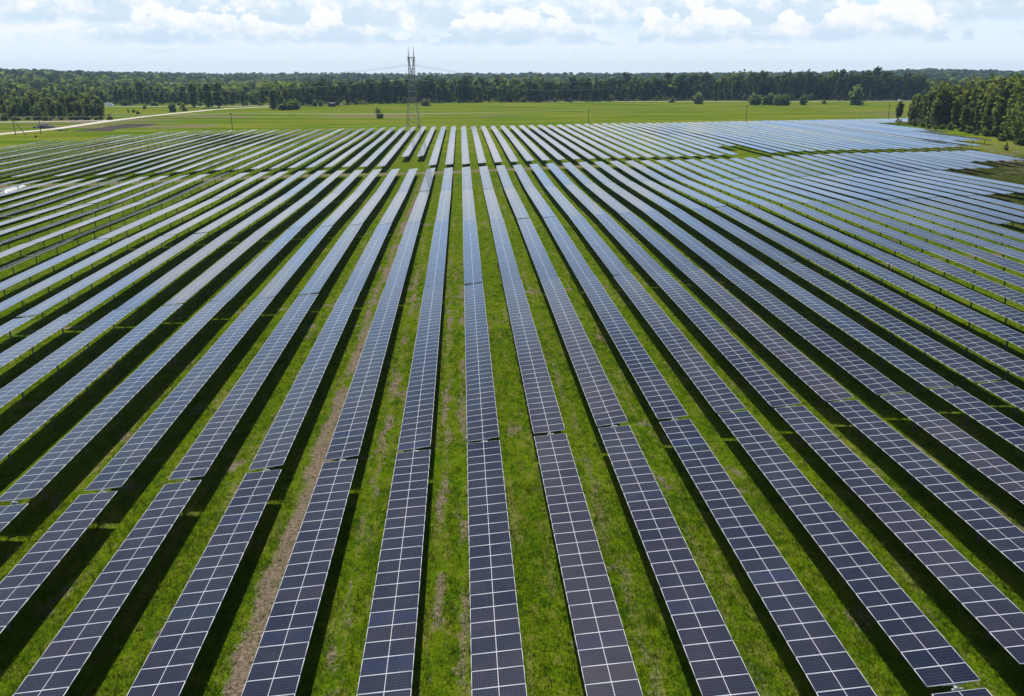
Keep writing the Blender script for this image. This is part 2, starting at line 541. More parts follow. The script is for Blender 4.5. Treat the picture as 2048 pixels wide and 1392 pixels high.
M_ground = make_ground_mat()
M_grass = make_grass_mat()
M_glass = make_glass_mat()
M_frame = flat_mat('anodised_frame', (0.72, 0.74, 0.78), 0.55, 0.0, 0.4, 0.05)
M_post = flat_mat('backlit_post', (0.13, 0.135, 0.14), 0.7, 0.0, 0.3, 0.2, 6)  # posts darkened in their colour to look backlit
M_back = flat_mat('backsheet', (0.30, 0.31, 0.33), 0.7)
M_steel = flat_mat('galvanised_steel', (0.36, 0.38, 0.39), 0.5, 0.55, 0.5, 0.15, 6)
M_dark = flat_mat('dark_housing', (0.06, 0.06, 0.065), 0.6)
M_white = flat_mat('white_paint', (0.75, 0.77, 0.78), 0.4)
M_bluegl = flat_mat('vehicle_glass', (0.03, 0.05, 0.06), 0.12, 0, 0.5)
M_rubber = flat_mat('rubber', (0.02, 0.02, 0.02), 0.9)
M_gravel = flat_mat('gravel', (0.62, 0.58, 0.50), 0.95, 0, 0.1, 0.22, 0.6)
M_asph = flat_mat('pale_asphalt', (0.42, 0.42, 0.42), 0.9, 0, 0.2, 0.1, 0.2)
M_soil = flat_mat('ploughed_soil', (0.062, 0.052, 0.046), 0.97, 0, 0.05, 0.45, 0.35)
M_stone = flat_mat('stones', (0.16, 0.145, 0.15), 0.9, 0, 0.2, 0.5, 1.5)
M_wood = flat_mat('old_wood', (0.085, 0.072, 0.06), 0.9, 0, 0.1, 0.3, 4)
M_bark = flat_mat('grey_bark', (0.070, 0.058, 0.050), 0.95, 0, 0.1, 0.4, 2)
M_pbark = flat_mat('pine_bark', (0.085, 0.058, 0.048), 0.95, 0, 0.1, 0.4, 2)
M_bbark = flat_mat('birch_bark', (0.34, 0.33, 0.30), 0.9, 0, 0.1, 0.5, 3)
M_dec = leaf_mat('broad_leaves', [(0.115, 0.165, 0.050), (0.145, 0.180, 0.052), (0.190, 0.200, 0.060), (0.110, 0.145, 0.070), (0.135, 0.180, 0.052), (0.185, 0.165, 0.075)], 0.64)
M_bir = leaf_mat('birch_leaves', [(0.130, 0.180, 0.045), (0.170, 0.205, 0.050), (0.200, 0.200, 0.060), (0.135, 0.180, 0.055)], 0.65)
M_pin = leaf_mat('pine_needles', [(0.055, 0.085, 0.042), (0.070, 0.098, 0.045), (0.085, 0.100, 0.052), (0.060, 0.080, 0.050)], 0.25)
M_spr = leaf_mat('spruce_needles', [(0.035, 0.065, 0.036), (0.050, 0.080, 0.042), (0.042, 0.072, 0.045)], 0.2)
M_wil = leaf_mat('willow_leaves', [(0.175, 0.240, 0.105), (0.200, 0.260, 0.120), (0.160, 0.225, 0.100)], 0.55)
M_blo = leaf_mat('grey_blossom', [(0.22, 0.23, 0.17), (0.27, 0.26, 0.21), (0.19, 0.21, 0.15)])

# ------------------------------------------------------------------ ground sheet
rings = [0.0]
rr_ = 8.0
while rr_ < 4300:
    rings.append(rr_)
    rr_ *= 1.021 if rr_ < 600 else 1.035
NA = 300
ang = np.linspace(0, 2 * np.pi, NA, endpoint=False)
# finer steps ahead of the camera
ang = ang - 0.62 * np.sin(ang)
GV = [(0, 0, 0)]
for r_ in rings[1:]:
    X, Y = r_ * np.sin(ang + 0.06), r_ * np.cos(ang + 0.06)
    GV += list(zip(X, Y, height(X, Y)))
GF = []
for k in range(len(rings) - 2):
    a0, b0 = 1 + k * NA, 1 + (k + 1) * NA
    j = np.arange(NA)
    j1 = (j + 1) % NA
    GF.append(np.stack([a0 + j, a0 + j1, b0 + j1, b0 + j], 1)[:, ::-1])
gm = mesh_np('ground', GV, np.concatenate(GF), [M_ground], smooth=True)
tag(obj('ground', gm), kind='structure')


def ribbon(name, pts, width, m, lift=0.05, n=24, wob=0.0):
    """flat strip laid on the terrain through ground points"""
    P = []
    for i in range(len(pts) - 1):
        for k in range(n):
            t = k / n
            P.append((pts[i][0] * (1 - t) + pts[i + 1][0] * t, pts[i][1] * (1 - t) + pts[i + 1][1] * t))
    P.append(pts[-1])
    P = np.array(P)
    d = np.gradient(P, axis=0)
    d /= np.linalg.norm(d, axis=1)[:, None]
    nrm = np.stack([-d[:, 1], d[:, 0]], 1)
    wv = width * (1 + wob * np.interp(np.arange(len(P)), np.arange(0, len(P) + 6, 6), rng.uniform(-1, 1, len(np.arange(0, len(P) + 6, 6)))))
    V, F = [], []
    K = 3
    for i in range(len(P)):
        for k in range(K):
            q = P[i] + nrm[i] * wv[i] * (k / (K - 1) - 0.5)
            V.append((q[0], q[1], hz(q[0], q[1]) + lift))
    for i in range(len(P) - 1):
        for k in range(K - 1):
            a = i * K + k
            F.append((a, a + K, a + K + 1, a + 1)[::-1])
    o = obj(name, mesh_np(name, V, F, [m]))
    tag(o, kind='structure')
    return o


G = ground_at
ribbon('road', [G(-120, 282), G(0, 268.5), G(110, 258), G(215, 242.5), G(300, 232), G(380, 224), G(425, 219.5), G(470, 216.5), G(540, 214)], 6.5, M_gravel, 0.07, 10, 0.12)
ribbon('road_lane', [G(-200, 244), G(0, 244.5), G(110, 243), G(190, 241.5), G(235, 240)], 5.0, M_gravel, 0.05, 10, 0.1)
ribbon('highway', [G(-120, 213), G(210, 213), G(330, 213.2), G(440, 212.8), G(560, 211.5), G(700, 208)], 8.0, M_asph, 0.09, 10)
ribbon('highway_far', [G(1060, 204.2), G(1200, 203.3), G(1330, 203.0), G(1500, 203.2), G(1700, 202.8), G(1850, 202.3), G(2000, 202)], 9.0, M_asph, 0.09, 10)
ribbon('ploughed_field', [G(183, 262.5), G(205, 258), G(240, 254.5), G(285, 248)], 16.0, M_soil, 0.06, 10, 0.25)

# ------------------------------------------------------------------ solar tables
ZAX = 1.47       # height of the turning axis
MW, ML, MT = 2.09, 1.036, 0.035


def module_parts(b_frame, b_glass, y0, with_back=True):
    """one framed module centred at (0, y0) in the plane z=0.06 above the axis"""
    z = 0.10
    hx, hy, fw = MW / 2, ML / 2, 0.018
    b_frame.box((-hx + fw / 2, y0, z), (fw, ML, MT), 0)
    b_frame.box((hx - fw / 2, y0, z), (fw, ML, MT), 0)
    b_frame.box((0, y0 - hy + fw / 2, z), (MW - 2 * fw, fw, MT), 0)
    b_frame.box((0, y0 + hy - fw / 2, z), (MW - 2 * fw, fw, MT), 0)
    zg = z + MT / 2 - 0.003
    gx, gy = hx - fw, hy - fw
    b_glass.quads([(-gx, y0 - gy, zg), (gx, y0 - gy, zg), (gx, y0 + gy, zg), (-gx, y0 + gy, zg)], [(0, 1, 2, 3)], 0)
    b_glass.quads([(-gx, y0 - gy, zg - .006), (-gx, y0 + gy, zg - .006), (gx, y0 + gy, zg - .006), (gx, y0 - gy, zg - .006)], [(0, 1, 2, 3)], 1)


UVQ = [(0, 0), (1, 0), (1, 1), (0, 1)]
_fb, _gb = Build(), Build()
module_parts(_fb, _gb, 0)
ME_frame = _fb.mesh('frame', [M_frame])
ME_panel = _gb.mesh('solar_panel', [M_glass, M_back], uv=UVQ * 2, attr={'rnd': [0, 0]})
# module with its frame in one mesh for the second tier
def merged_module():
    f, g = Build(), Build()
    module_parts(f, g, 0)
    V = np.concatenate(g.V + f.V)
    F = np.concatenate(g.F + [q + g.n for q in f.F])
    mi = g.M + [2] * len(f.M)
    return mesh_np('framed_panel', V, F, [M_glass, M_back, M_frame], mi, uv=UVQ * len(F), attr={'rnd': [0] * len(F)})
ME_panelf = merged_module()
DECKS = {}


def deck_mesh(n, v):
    """a whole line of n framed modules (tables too far off to show them one by one)"""
    if (n, v) not in DECKS:
        f, g = Build(), Build()
        L = n * LM
        z, fw, hx = 0.10, 0.013, MW / 2
        for k in range(n):
            y0 = (k + 0.5) * LM - L / 2
            hy = ML / 2
            f.box((0, y0 - hy + fw / 2, z), (MW - 2 * fw, fw, MT), 2)
            f.box((0, y0 + hy - fw / 2, z), (MW - 2 * fw, fw, MT), 2)
            gx, gy, zg = hx - fw, hy - fw, z + MT / 2 - 0.003
            g.quads([(-gx, y0 - gy, zg), (gx, y0 - gy, zg), (gx, y0 + gy, zg), (-gx, y0 + gy, zg)], [(0, 1, 2, 3)], 0)
            g.quads([(-gx, y0 - gy, zg - .006), (-gx, y0 + gy, zg - .006), (gx, y0 + gy, zg - .006), (gx, y0 - gy, zg - .006)], [(0, 1, 2, 3)], 1)
        for s_ in (-1, 1):
            f.box((s_ * (hx - fw / 2), 0, z), (fw, L - (LM - ML), MT), 2)
        V = np.concatenate(g.V + f.V)
        F = np.concatenate(g.F + [q + g.n for q in f.F])
        rnd = np.concatenate([np.repeat(rng.random(n), 2), np.zeros(len(f.M))])
        DECKS[(n, v)] = mesh_np('panel_deck', V, F, [M_glass, M_back, M_frame], g.M + f.M, uv=UVQ * len(F), attr={'rnd': rnd})
    return DECKS[(n, v)]


TUBES = {}


def tube_mesh(n):
    if n not in TUBES:
        b = Build()
        L = n * LM + 0.34
        b.tube([(0, -L / 2, 0), (0, L / 2, 0)], 0.062, 8)
        for k in range(n + 1):          # purlin brackets
            b.box((0, k * LM - n * LM / 2, 0.068), (0.9, 0.045, 0.03))
        TUBES[n] = b.mesh('torque_tube', [M_steel])
    return TUBES[n]


_b = Build()
_b.box((0, 0, ZAX / 2 - 0.10), (0.012, 0.15, ZAX - 0.06))
_b.box((-0.05, 0, ZAX / 2 - 0.10), (0.10, 0.010, ZAX - 0.06))
_b.box((-0.05, 0.07, ZAX / 2 - 0.10), (0.10, 0.010, ZAX - 0.06))
_b.box((0, 0.0, ZAX - 0.07), (0.22, 0.09, 0.10))
ME_post = _b.mesh('post', [M_post])
_b = Build()
_b.box((0, 0, 0), (0.15, 0.16, 0.18))
_b.tube([(0.08, 0, 0.0), (0.26, 0, -0.02)], 0.05, 10)
_b.box((-0.12, 0, -0.06), (0.09, 0.12, 0.14))
ME_motor = _b.mesh('drive_motor', [M_steel])

ORD = ['zeroth', 'first', 'second', 'third', 'fourth', 'fifth', 'sixth', 'seventh', 'eighth', 'ninth', 'tenth', 'eleventh', 'twelfth', 'thirteenth',
       'fourteenth', 'fifteenth', 'sixteenth', 'seventeenth', 'eighteenth', 'nineteenth']
TENS = {2: 'twenty', 3: 'thirty', 4: 'forty', 5: 'fifty', 6: 'sixty'}


def ordinal(n):
    if n < 20:
        return ORD[n]
    t, u = divmod(n, 10)
    return (TENS[t][:-1] + 'ieth') if u == 0 else TENS[t] + '-' + ORD[u]


TILT = {}
for i, (up, lo) in {-6: (5.5, 5.5), -5: (5.5, 5), -4: (5, 6), -3: (8.5, 5.3), -2: (7.5, 5), -1: (8.2, 4.8), 0: (7.8, 5.5), 1: (6, 4.7), 2: (9, 4.5), 3: (6.3, 5), 4: (8, 5.7),
                    5: (7.5, 4.5), 6: (7.8, 4.7), 7: (6.8, 6), 8: (3, 5), 9: (6.6, 6.2)}.items():
    TILT[(i, 1)], TILT[(i, 0)] = up, lo

n_tab = 0
ROWT = {-13: 13.0, -15: 8.5, -16: 4.0, -18: 7.5, -8: 4.2}
GLARE_TINT = {(1, 0): .6, (1, 1): .4, (2, 1): .5, (2, 0): .2, (6, 1): .55, (4, 1): .25, (5, 0): .2, (7, 0): .35}  # strength of the painted sun sheen, by row and tier


def table(row, y0, n, tier, label, mode, tilt=None, group='solar tables of the tracking field'):
    """mode 0: panels with frame children, 1: framed panels, 2: one deck"""
    global n_tab
    n_tab += 1
    L = n * LM
    y1 = y0 + L
    xc = PITCH * row + MW / 2
    za, zb = hz(xc, y0), hz(xc, y1)
    za += random.uniform(-.05, .05)
    zb += random.uniform(-.05, .05)
    yc = (y0 + y1) / 2
    t = obj('solar_table', None, loc=(xc, yc, (za + zb) / 2), rot=(math.atan2(zb - za, L), 0, 0))
    tag(t, label, 'solar table', group)
    if tilt is None:
        tilt = ROWT.setdefault(row, random.gauss(6.3 if row > -6 else 5.0, .7)) + random.gauss(0, .3)
    rt = -R(tilt)
    if mode < 2:
        for k in range(n):
            yk = (k + 0.5) * LM - L / 2
            rk = (random.gauss(0, .0012), rt + random.gauss(0, .0016), 0)
            p = obj('solar_panel', ME_panel if mode == 0 else ME_panelf, t, (0, yk, ZAX), rk)
            p['glare_tint'] = GLARE_TINT.get((row, tier), 0.0)
            if mode == 0:
                obj('frame', ME_frame, p)
    else:
        obj('panel_deck', deck_mesh(n, random.randrange(2)), t, (0, 0, ZAX), (0, rt, 0))
    obj('torque_tube', tube_mesh(n), t, (0, 0, ZAX), (0, rt, 0))
    npost = max(2, round(L / 6.6))
    for k in range(npost):
        yk = -L / 2 + L * (k + 0.5) / npost
        obj('post', ME_post, t, (0, yk, -0.02 + (0 if mode < 2 else 0)))
    obj('drive_motor', ME_motor, t, (0, -L / 2 - 0.17, ZAX - 0.02), (0, rt, 0))
    return t


def strip_pos(row):
    # the bare strip runs between rows -3 and -2
    return (f"{ordinal(row + 3)} row right of" if row >= -2 else f"{ordinal(-2 - row)} row left of") + " the brown dirt strip"


def pylon_pos(row):
    return (f"{ordinal(row + 6)} row right of" if row >= -5 else f"{ordinal(-5 - row)} row left of") + " the lattice pylon"


L27, L41 = 27 * LM, 41 * LM
GAP = 0.33
TIER = ['short solar table at the bottom', 'solar table behind the close cross gap', 'solar table second behind the close gap',
        'solar table third behind the close gap', 'solar table last before the cross track']


def e1(i):
    return 224.4 + (1.08 if i > 0 else 0.97) * i


def g0(i):
    return 51.25 + 1.08 * i


def seen(row, y0, y1, marg=70):
    """whether any of the table comes near the frame"""
    for y in np.linspace(max(y0, 22), y1, 6):
        if -marg < px_of(PITCH * row, y) < 2048 + marg:
            return True
    return False


lean = {-13: 13.5}
for i in range(-26, 36):
    # block one: four tables from the close gap to the cross track
    if i >= 19:
        stop = 132 if i < 23 else 165 if i < 27 else 197 if i < 31 else 232
        y1 = e1(i)
        k = 4
        while y1 - 20 > stop:
            n = 41 if y1 - L41 > stop - 6 and y1 - stop > 36 else 27
            y0 = y1 - n * LM
            if seen(i, y0, y1):
                table(i, y0, n, k, f"{TIER[k]}, {strip_pos(i)}", 2)
            y1 = y0 - GAP
            k -= 1
            if k < 1:
                break
    else:
        g = (e1(i) - g0(i)) / 4 - L41
        for k in range(4):
            y0 = g0(i) + k * (L41 + g) + g / 2
            if i < -23 and k < 3:
                continue
            if seen(i, y0, y0 + L41, 40 if k else 170):
                table(i, y0, 41, k + 1, f"{TIER[k + 1]}, {strip_pos(i)}", 1 if k == 0 and -10 <= i <= 13 else 2,
                      TILT.get((i, 1)) if k == 0 else None)
        # short tables in front of the close gap
        if -8 <= i <= 12:
            y0 = g0(i) - g / 2 - L27 - 0.20
            if seen(i, y0 + 6, y0 + L27, 280):
                table(i, y0, 27, 0, f"{TIER[0]}, {strip_pos(i)}", 0, TILT.get((i, 0)))
            if i in (3, 4, 5, 6, 7, 8):
                table(i, y0 - GAP - 14 * LM, 14, -1, f"solar table cut by the bottom edge, {strip_pos(i)}", 0, 5.0)

for i in range(-34, 55):
    # block two behind the cross track
    e2 = 402.5 + 1.03 * i
    s2 = 232.7 + (1.21 if i > 0 else 0.92) * i
    if i in (-3, -4):
        s2 += 28.6
    if i in (19, 20):
        s2 += 28.6
    if 39 <= i <= 42:
        s2 = 301
    if 43 <= i <= 44:
        s2 = 346
    if i >= 45:
        s2, e2 = 414 + 1.2 * (i - 45), 448 + 1.2 * (i - 45)
    if i <= -29:
        e2 = 359 if i >= -31 else 329
    if not seen(i, s2, e2, 30):
        continue
    one = i < -22 or i > 24 or i in (-3, -4)
    tot = e2 - s2
    if one:
        n = int(tot / LM)
        table(i, s2, n, 5, f"pale solar table beyond the cross track, {pylon_pos(i)}", 2, random.gauss(5.5, 2.0) if i > -12 else (2.6 if i % 2 == 0 else 6.6) + random.gauss(0, .5),
              'solar tables of the far block')
    else:
        n = int((tot - GAP) / 2 / LM)
        for k in range(2):
            tl = ROWT.setdefault(i + 1000, random.gauss(6.0, .8) if i > -12 else (2.8 if i % 2 == 0 else 6.8)) + random.gauss(0, .3)
            table(i, s2 + k * (n * LM + GAP), n, 5 + k, f"pale solar table, {'front' if k == 0 else 'back'} half of far block, {pylon_pos(i)}", 2, tl,
                  'solar tables of the far block')
# pale sheeted stack lying beside the cross track
x0_, y0_ = G(6, 386.5)
x1_, y1_ = G(45, 372)
b = Build()
NV, NW = 26, 9
V = []
for k in range(NV):
    for q in range(NW):
        v_ = (q / (NW - 1) - .5) * 2
        u_ = (k / (NV - 1) - .5) * 2
        z = .5 * (1 - abs(v_) ** 3.5) * (1 - abs(u_) ** 16) * (1 + .10 * math.sin(k * 1.9) + .05 * math.sin(k * .7 + q))
        V.append((v_ * .8 + .05 * math.sin(k * 2.3 + q), u_ * math.dist((x0_, y0_), (x1_, y1_)) / 2, z + .02))
F = [(k * NW + q, k * NW + q + 1, (k + 1) * NW + q + 1, (k + 1) * NW + q) for k in range(NV - 1) for q in range(NW - 1)]
b.quads(V, F)
o = obj('covered_stack', b.mesh('covered_stack', [M_white], smooth=True), loc=((x0_ + x1_) / 2, (y0_ + y1_) / 2, hz((x0_ + x1_) / 2, (y0_ + y1_) / 2)),
        rot=(0, 0, -math.atan2(x1_ - x0_, y1_ - y0_)))
tag(o, 'long low stack under a white sheet beside the cross track', 'covered stack')

# ------------------------------------------------------------------ grass tufts between the near rows
def tufts(n, y_lo, y_hi, hgt, wid, blades):
    y = y_lo + (y_hi - y_lo) * rng.random(n) ** 0.8
    lft = -0.60 * y - 4
    rgt = 0.72 * y + 4
    x = lft + (rgt - lft) * rng.random(n)
    bad = np.zeros(n, bool)
    for c, w in ((-9.45, .75), (-5.75, .25), (-4.35, .22), (-1.5, .25), (-0.25, .25)):
        bad |= (np.abs(x - c) < w) & (rng.random(n) < 0.72)
    x, y = x[~bad], y[~bad]
    n = len(x)
    z = height(x, y)
    big = np.clip(rng.gamma(3.0, 0.33, n), .35, 2.4)
    V, tint = [], []
    for k in range(blades):
        a = rng.random(n) * 2 * np.pi
        ox, oy = rng.normal(0, .09, n) * big, rng.normal(0, .09, n) * big
        h = hgt * big * rng.uniform(.6, 1.2, n)
        ln = h * rng.uniform(.2, .9, n)
        b = rng.random(n) * 2 * np.pi
        w = wid * rng.uniform(.7, 1.4, n)
        bx, by = x + ox, y + oy
        p0 = np.stack([bx - w * np.cos(a), by - w * np.sin(a), z - .02], 1)
        p1 = np.stack([bx + w * np.cos(a), by + w * np.sin(a), z - .02], 1)
        p2 = np.stack([bx + ln * np.cos(b), by + ln * np.sin(b), z + h], 1)
        V.append(np.stack([p0, p1, p2], 1))
        tint.append(np.clip(rng.normal(.55, .24, n), 0, 1))
    V = np.concatenate(V).reshape(-1, 3)
    return V, np.concatenate(tint)


TV, TT = [], []
for args in ((34000, 23, 48, .13, .018, 6), (36000, 48, 82, .12, .024, 5), (30000, 82, 140, .11, .036, 4)):
    v_, t_ = tufts(*args)
    TV.append(v_)
    TT.append(t_)
_k = rng.integers(-7, 10, 9000)
_y = 24 + 90 * rng.random(9000)
_x = PITCH * _k + rng.choice([0.1, 1.05, 2.0], 9000) + rng.normal(0, .22, 9000)
for q in range(6):
    a, bb_ = rng.random(9000) * 6.28, rng.random(9000) * 6.28
    h, w = rng.uniform(.16, .42, 9000), rng.uniform(.015, .03, 9000)
    bx, by = _x + rng.normal(0, .10, 9000), _y + rng.normal(0, .10, 9000)
    z = height(bx, by)
    TV.append(np.stack([np.stack([bx - w * np.cos(a), by - w * np.sin(a), z - .02], 1), np.stack([bx + w * np.cos(a), by + w * np.sin(a), z - .02], 1),
                        np.stack([bx + .6 * h * np.cos(bb_), by + .6 * h * np.sin(bb_), z + h], 1)], 1).reshape(-1, 3))
    TT.append(np.clip(rng.normal(.45, .25, 9000), 0, 1))
TV, TT = np.concatenate(TV), np.concatenate(TT)
tag(obj('grass', mesh_np('grass', TV, np.arange(len(TV)).reshape(-1, 3), [M_grass], attr={'tint': TT})),
    'short green spring grass growing between the rows of solar tables', 'grass', kind='stuff')

# ------------------------------------------------------------------ trees
def leaf_quads(C, size, up=0.95):
    """random leaf-clump quads at the points C"""
    n = len(C)
    a = rng.normal(size=(n, 3))
    a[:, 2] += up
    a /= np.linalg.norm(a, axis=1)[:, None]
    t = np.cross(a, rng.normal(size=(n, 3)))
    t /= np.linalg.norm(t, axis=1)[:, None]
    b = np.cross(a, t)
    s = (size * rng.uniform(.55, 1.35, n))[:, None]
    q = np.stack([C - t * s - b * s * .7, C + t * s - b * s * .8, C + t * s * .8 + b * s * .7, C - t * s * .7 + b * s], 1)
    q += rng.normal(0, .12, q.shape) * s[:, None, :]
    return q.reshape(-1, 3)


def crown_points(kind, n):
    """points in a crown of a tree of height 1 (and width about w)"""
    if kind in ('broad', 'birch', 'willow', 'bush'):
        rx, z0, z1, nl = {'broad': (.25, .03, .98, 20), 'birch': (.17, .12, 1.0, 17), 'willow': (.50, -.30, .98, 26), 'bush': (.66, -.55, .95, 16)}[kind]
        zc_, rz = (z0 + z1) / 2, (z1 - z0) / 2
        L = rng.normal(size=(nl, 3))
        L /= np.linalg.norm(L, axis=1)[:, None]
        L *= (rng.random(nl) ** .4)[:, None] * .68
        if kind == 'broad':
            q_ = np.linspace(-.74, .72, nl)
            L[:, 2] = q_ + rng.normal(0, .06, nl)
            L[:, :2] *= (np.sqrt(np.clip(1.05 - np.clip(q_, -.2, 1) ** 2, .1, 1)) / (np.linalg.norm(L[:, :2], axis=1) + .15) * rng.uniform(.15, .62, nl))[:, None]
        if kind == 'birch':
            L[:, :2] *= np.clip(1.15 - (L[:, 2:3] + 1) / 2, .3, 1)
        lr = rng.uniform(.24, .50, nl)
        k = rng.integers(0, nl, n)
        d = rng.normal(size=(n, 3))
        d /= np.linalg.norm(d, axis=1)[:, None]
        P = L[k] + d * (lr[k] * rng.uniform(.55, 1.08, n))[:, None]
        P = P * np.array([rx, rx, rz])
        P[:, 2] += zc_
        if kind in ('willow', 'bush'):
            P = P[P[:, 2] > .02]
        if kind == 'birch':
            P[:, 2] -= .05 * rng.random(n)
        return P
    if kind == 'spruce':
        t = 1 - rng.random(n) ** .62
        lay = np.round(t * 13) / 13
        t = t * .45 + lay * .55
        r = .19 * (1 - t) ** .85 * (1 + .25 * rng.normal(size=n)) + .012
        a = rng.random(n) * 2 * np.pi
        a = np.round(a / (2 * np.pi) * 9) / 9 * 2 * np.pi * .5 + a * .5
        rr2 = r * rng.random(n) ** .45
        return np.stack([rr2 * np.cos(a), rr2 * np.sin(a), .08 + .92 * t - .10 * rr2], 1)
    # pine: bare trunk, flattish clumps near the top
    nl = 13
    lz = rng.uniform(.46, .95, nl)
    la = rng.random(nl) * 2 * np.pi
    lrad = .17 * np.sqrt(np.clip(1.04 - ((lz - .62) / .40) ** 2, .05, 1)) * rng.uniform(.3, 1, nl)
    k = rng.integers(0, nl, n)
    d = rng.normal(size=(n, 3)) * np.array([.055, .055, .026])
    return np.stack([lrad[k] * np.cos(la[k]), lrad[k] * np.sin(la[k]), lz[k]], 1) + d


LEAF = {'broad': M_dec, 'birch': M_bir, 'spruce': M_spr, 'pine': M_pin, 'willow': M_wil, 'bush': M_dec, 'blossom': M_blo}
BARK = {'broad': M_bark, 'birch': M_bbark, 'spruce': M_bark, 'pine': M_pbark, 'willow': M_bark, 'bush': M_bark, 'blossom': M_bark}


def make_variant(kind, n, size, seed):
    global rng
    keep = rng
    rng = np.random.default_rng(seed)
    P = crown_points('bush' if kind == 'blossom' else kind, n)
    C = leaf_quads(P, size)
    cm = mesh_np('crown', C, np.arange(len(C)).reshape(-1, 4), [LEAF[kind]], attr={'leaf': np.clip(rng.normal(.5, .3, len(P)), 0, 1)})
    n = len(P)
    b = Build()
    top = {'broad': .75, 'birch': .85, 'spruce': .93, 'pine': .92, 'willow': .6, 'bush': .45, 'blossom': .45}[kind]
    r0 = {'broad': .016, 'birch': .010, 'spruce': .013, 'pine': .012, 'willow': .03, 'bush': .03, 'blossom': .03}[kind]
    pts = [(rng.normal(0, .006) * k, rng.normal(0, .006) * k, top * k / 5) for k in range(6)]
    pts[0] = (0, 0, -.02)
    b.tube(pts, [r0 * (1.15 - .19 * k) for k in range(6)], 6)
    nb = {'spruce': 0, 'pine': 6}.get(kind, 6)
    for k in range(nb):
        z = top * rng.uniform(.45 if kind != 'pine' else .6, .95)
        q = P[rng.integers(0, n)]
        b.tube([(0, 0, z), (q[0] * .5, q[1] * .5, (z + q[2]) / 2), (q[0] * .9, q[1] * .9, max(q[2], z * .9))], [r0 * .45, r0 * .3, r0 * .12], 4)
    tm = b.mesh('trunk', [BARK[kind]])
    rng = keep
    return cm, tm


VAR = {}


def variant(kind, det):
    key = (kind, det)
    if key not in VAR:
        n, s = {('broad', 2): (720, .034), ('broad', 1): (420, .044), ('birch', 2): (620, .028), ('birch', 1): (380, .036),
                ('spruce', 2): (900, .022), ('spruce', 1): (330, .034), ('pine', 2): (900, .022), ('pine', 1): (330, .035),
                ('willow', 1): (520, .07), ('willow', 2): (700, .05), ('bush', 1): (260, .10), ('bush', 2): (420, .08), ('blossom', 1): (260, .10), ('blossom', 2): (300, .1)}[key]
        VAR[key] = [make_variant(kind, n, s, 100 * len(VAR) + q) for q in range(5)]
    return random.choice(VAR[key])


TNAME = {'broad': ('broadleaf_tree', 'tree'), 'birch': ('birch_tree', 'birch'), 'spruce': ('spruce_tree', 'spruce'), 'pine': ('pine_tree', 'pine'),
         'willow': ('round_tree', 'tree'), 'bush': ('bush', 'bush'), 'blossom': ('bush', 'bush')}
CNT = {}


def tree(kind, x, y, h, label, group=None, det=1, wide=1.0):
    cm, tm = variant(kind, det)
    nm, cat = TNAME[kind]
    CNT[nm] = CNT.get(nm, 0) + 1
    t = thing(nm, label, cat, (x, y, hz(x, y)), random.uniform(0, 6.28), group)
    t.scale = (h * wide, h * wide, h)
    obj('crown', cm, t)
    obj('trunk', tm, t)
    return t


def at_px(kind, px, py, hpx, label, det=1, wide=1.0, group=None):
    """a tree whose foot is seen at (px, py) and that is hpx pixels tall"""
    x, y = G(px, py)
    d = math.hypot(x, y)
    return tree(kind, x, y, hpx * d / 1800.0, label, group, det, wide)


# single trees and bushes on the meadow
at_px('bush', 757, 236.5, 23, 'small dark tree standing alone in the green meadow', wide=.52, det=2)
at_px('bush', 764, 236.8, 13, 'low bush pressed against the small lone tree', wide=.55, det=2)
at_px('blossom', 852, 212, 17, 'grey flowering bush just behind the lattice pylon', wide=1.0)
at_px('willow', 1397, 208, 25, 'round pale green tree alone beside the far highway', wide=.95)
at_px('bush', 1344, 205, 13, 'small grey bush close by the far highway edge')
for p, w, l in (((1510, 210, 26), 1.15, 'widest round tree at the start of the meadow row'), ((1531, 210, 17), .9, 'small low round tree second in the meadow row'),
                ((1541, 210, 25), .75, 'slim taller round tree in middle of meadow row'), ((1556, 211, 24), 1.0, 'round tree fourth in the meadow row'),
                ((1572, 211, 24), .85, 'round tree ending the close meadow row'), ((1607, 210, 21), .95, 'separate round tree just beyond the meadow row')):
    at_px('willow', *p, l, wide=w, group=None)
at_px('willow', 1712, 210, 40, 'largest round tree on the meadow by the dark pines', wide=.85)
at_px('bush', 1648, 208, 9, 'low bush between the round trees and the large one')
at_px('willow', 345, 224, 19, 'grey round bush beside the bend of the gravel road', wide=.9)
at_px('bush', 368, 222, 17, 'loose light green shrub on the gravel road verge', wide=.75)
at_px('bush', 290, 218, 9, 'small shrub at the edge of the left highway', wide=.9)
at_px('broad', 257, 226, 8, 'tiny sapling on the meadow by the gravel road', wide=1.2)
at_px('bush', 268, 225, 8, 'dark little bush on meadow beside the tiny sapling')
at_px('bush', 276, 228, 7, 'pale little bush on meadow nearest the gravel road')
at_px('bush', 72, 276, 5, 'dark green clump in the grass before the first solar rows', wide=.8)
at_px('broad', 388, 215, 50, 'tall dense tree at the end of the gravel road', det=2, wide=1.15)
at_px('broad', 418, 216, 50, 'tall tree with two stems beside the gravel road end', det=2, wide=1.1)
at_px('broad', 438, 216, 52, 'broad tall tree where the gravel road meets highway', det=2, wide=1.25)
for px, py, hp, kind in ((548, 219, 40, 'broad'), (572, 220, 26, 'bush'), (590, 219, 22, 'willow')):
    at_px(kind, px, py, hp, {'broad': 'leafy tree at the corner of the far wood', 'bush': 'thick bush at the corner of the far wood', 'willow': 'round grey-green tree at corner of far wood'}[kind], wide=1.2)

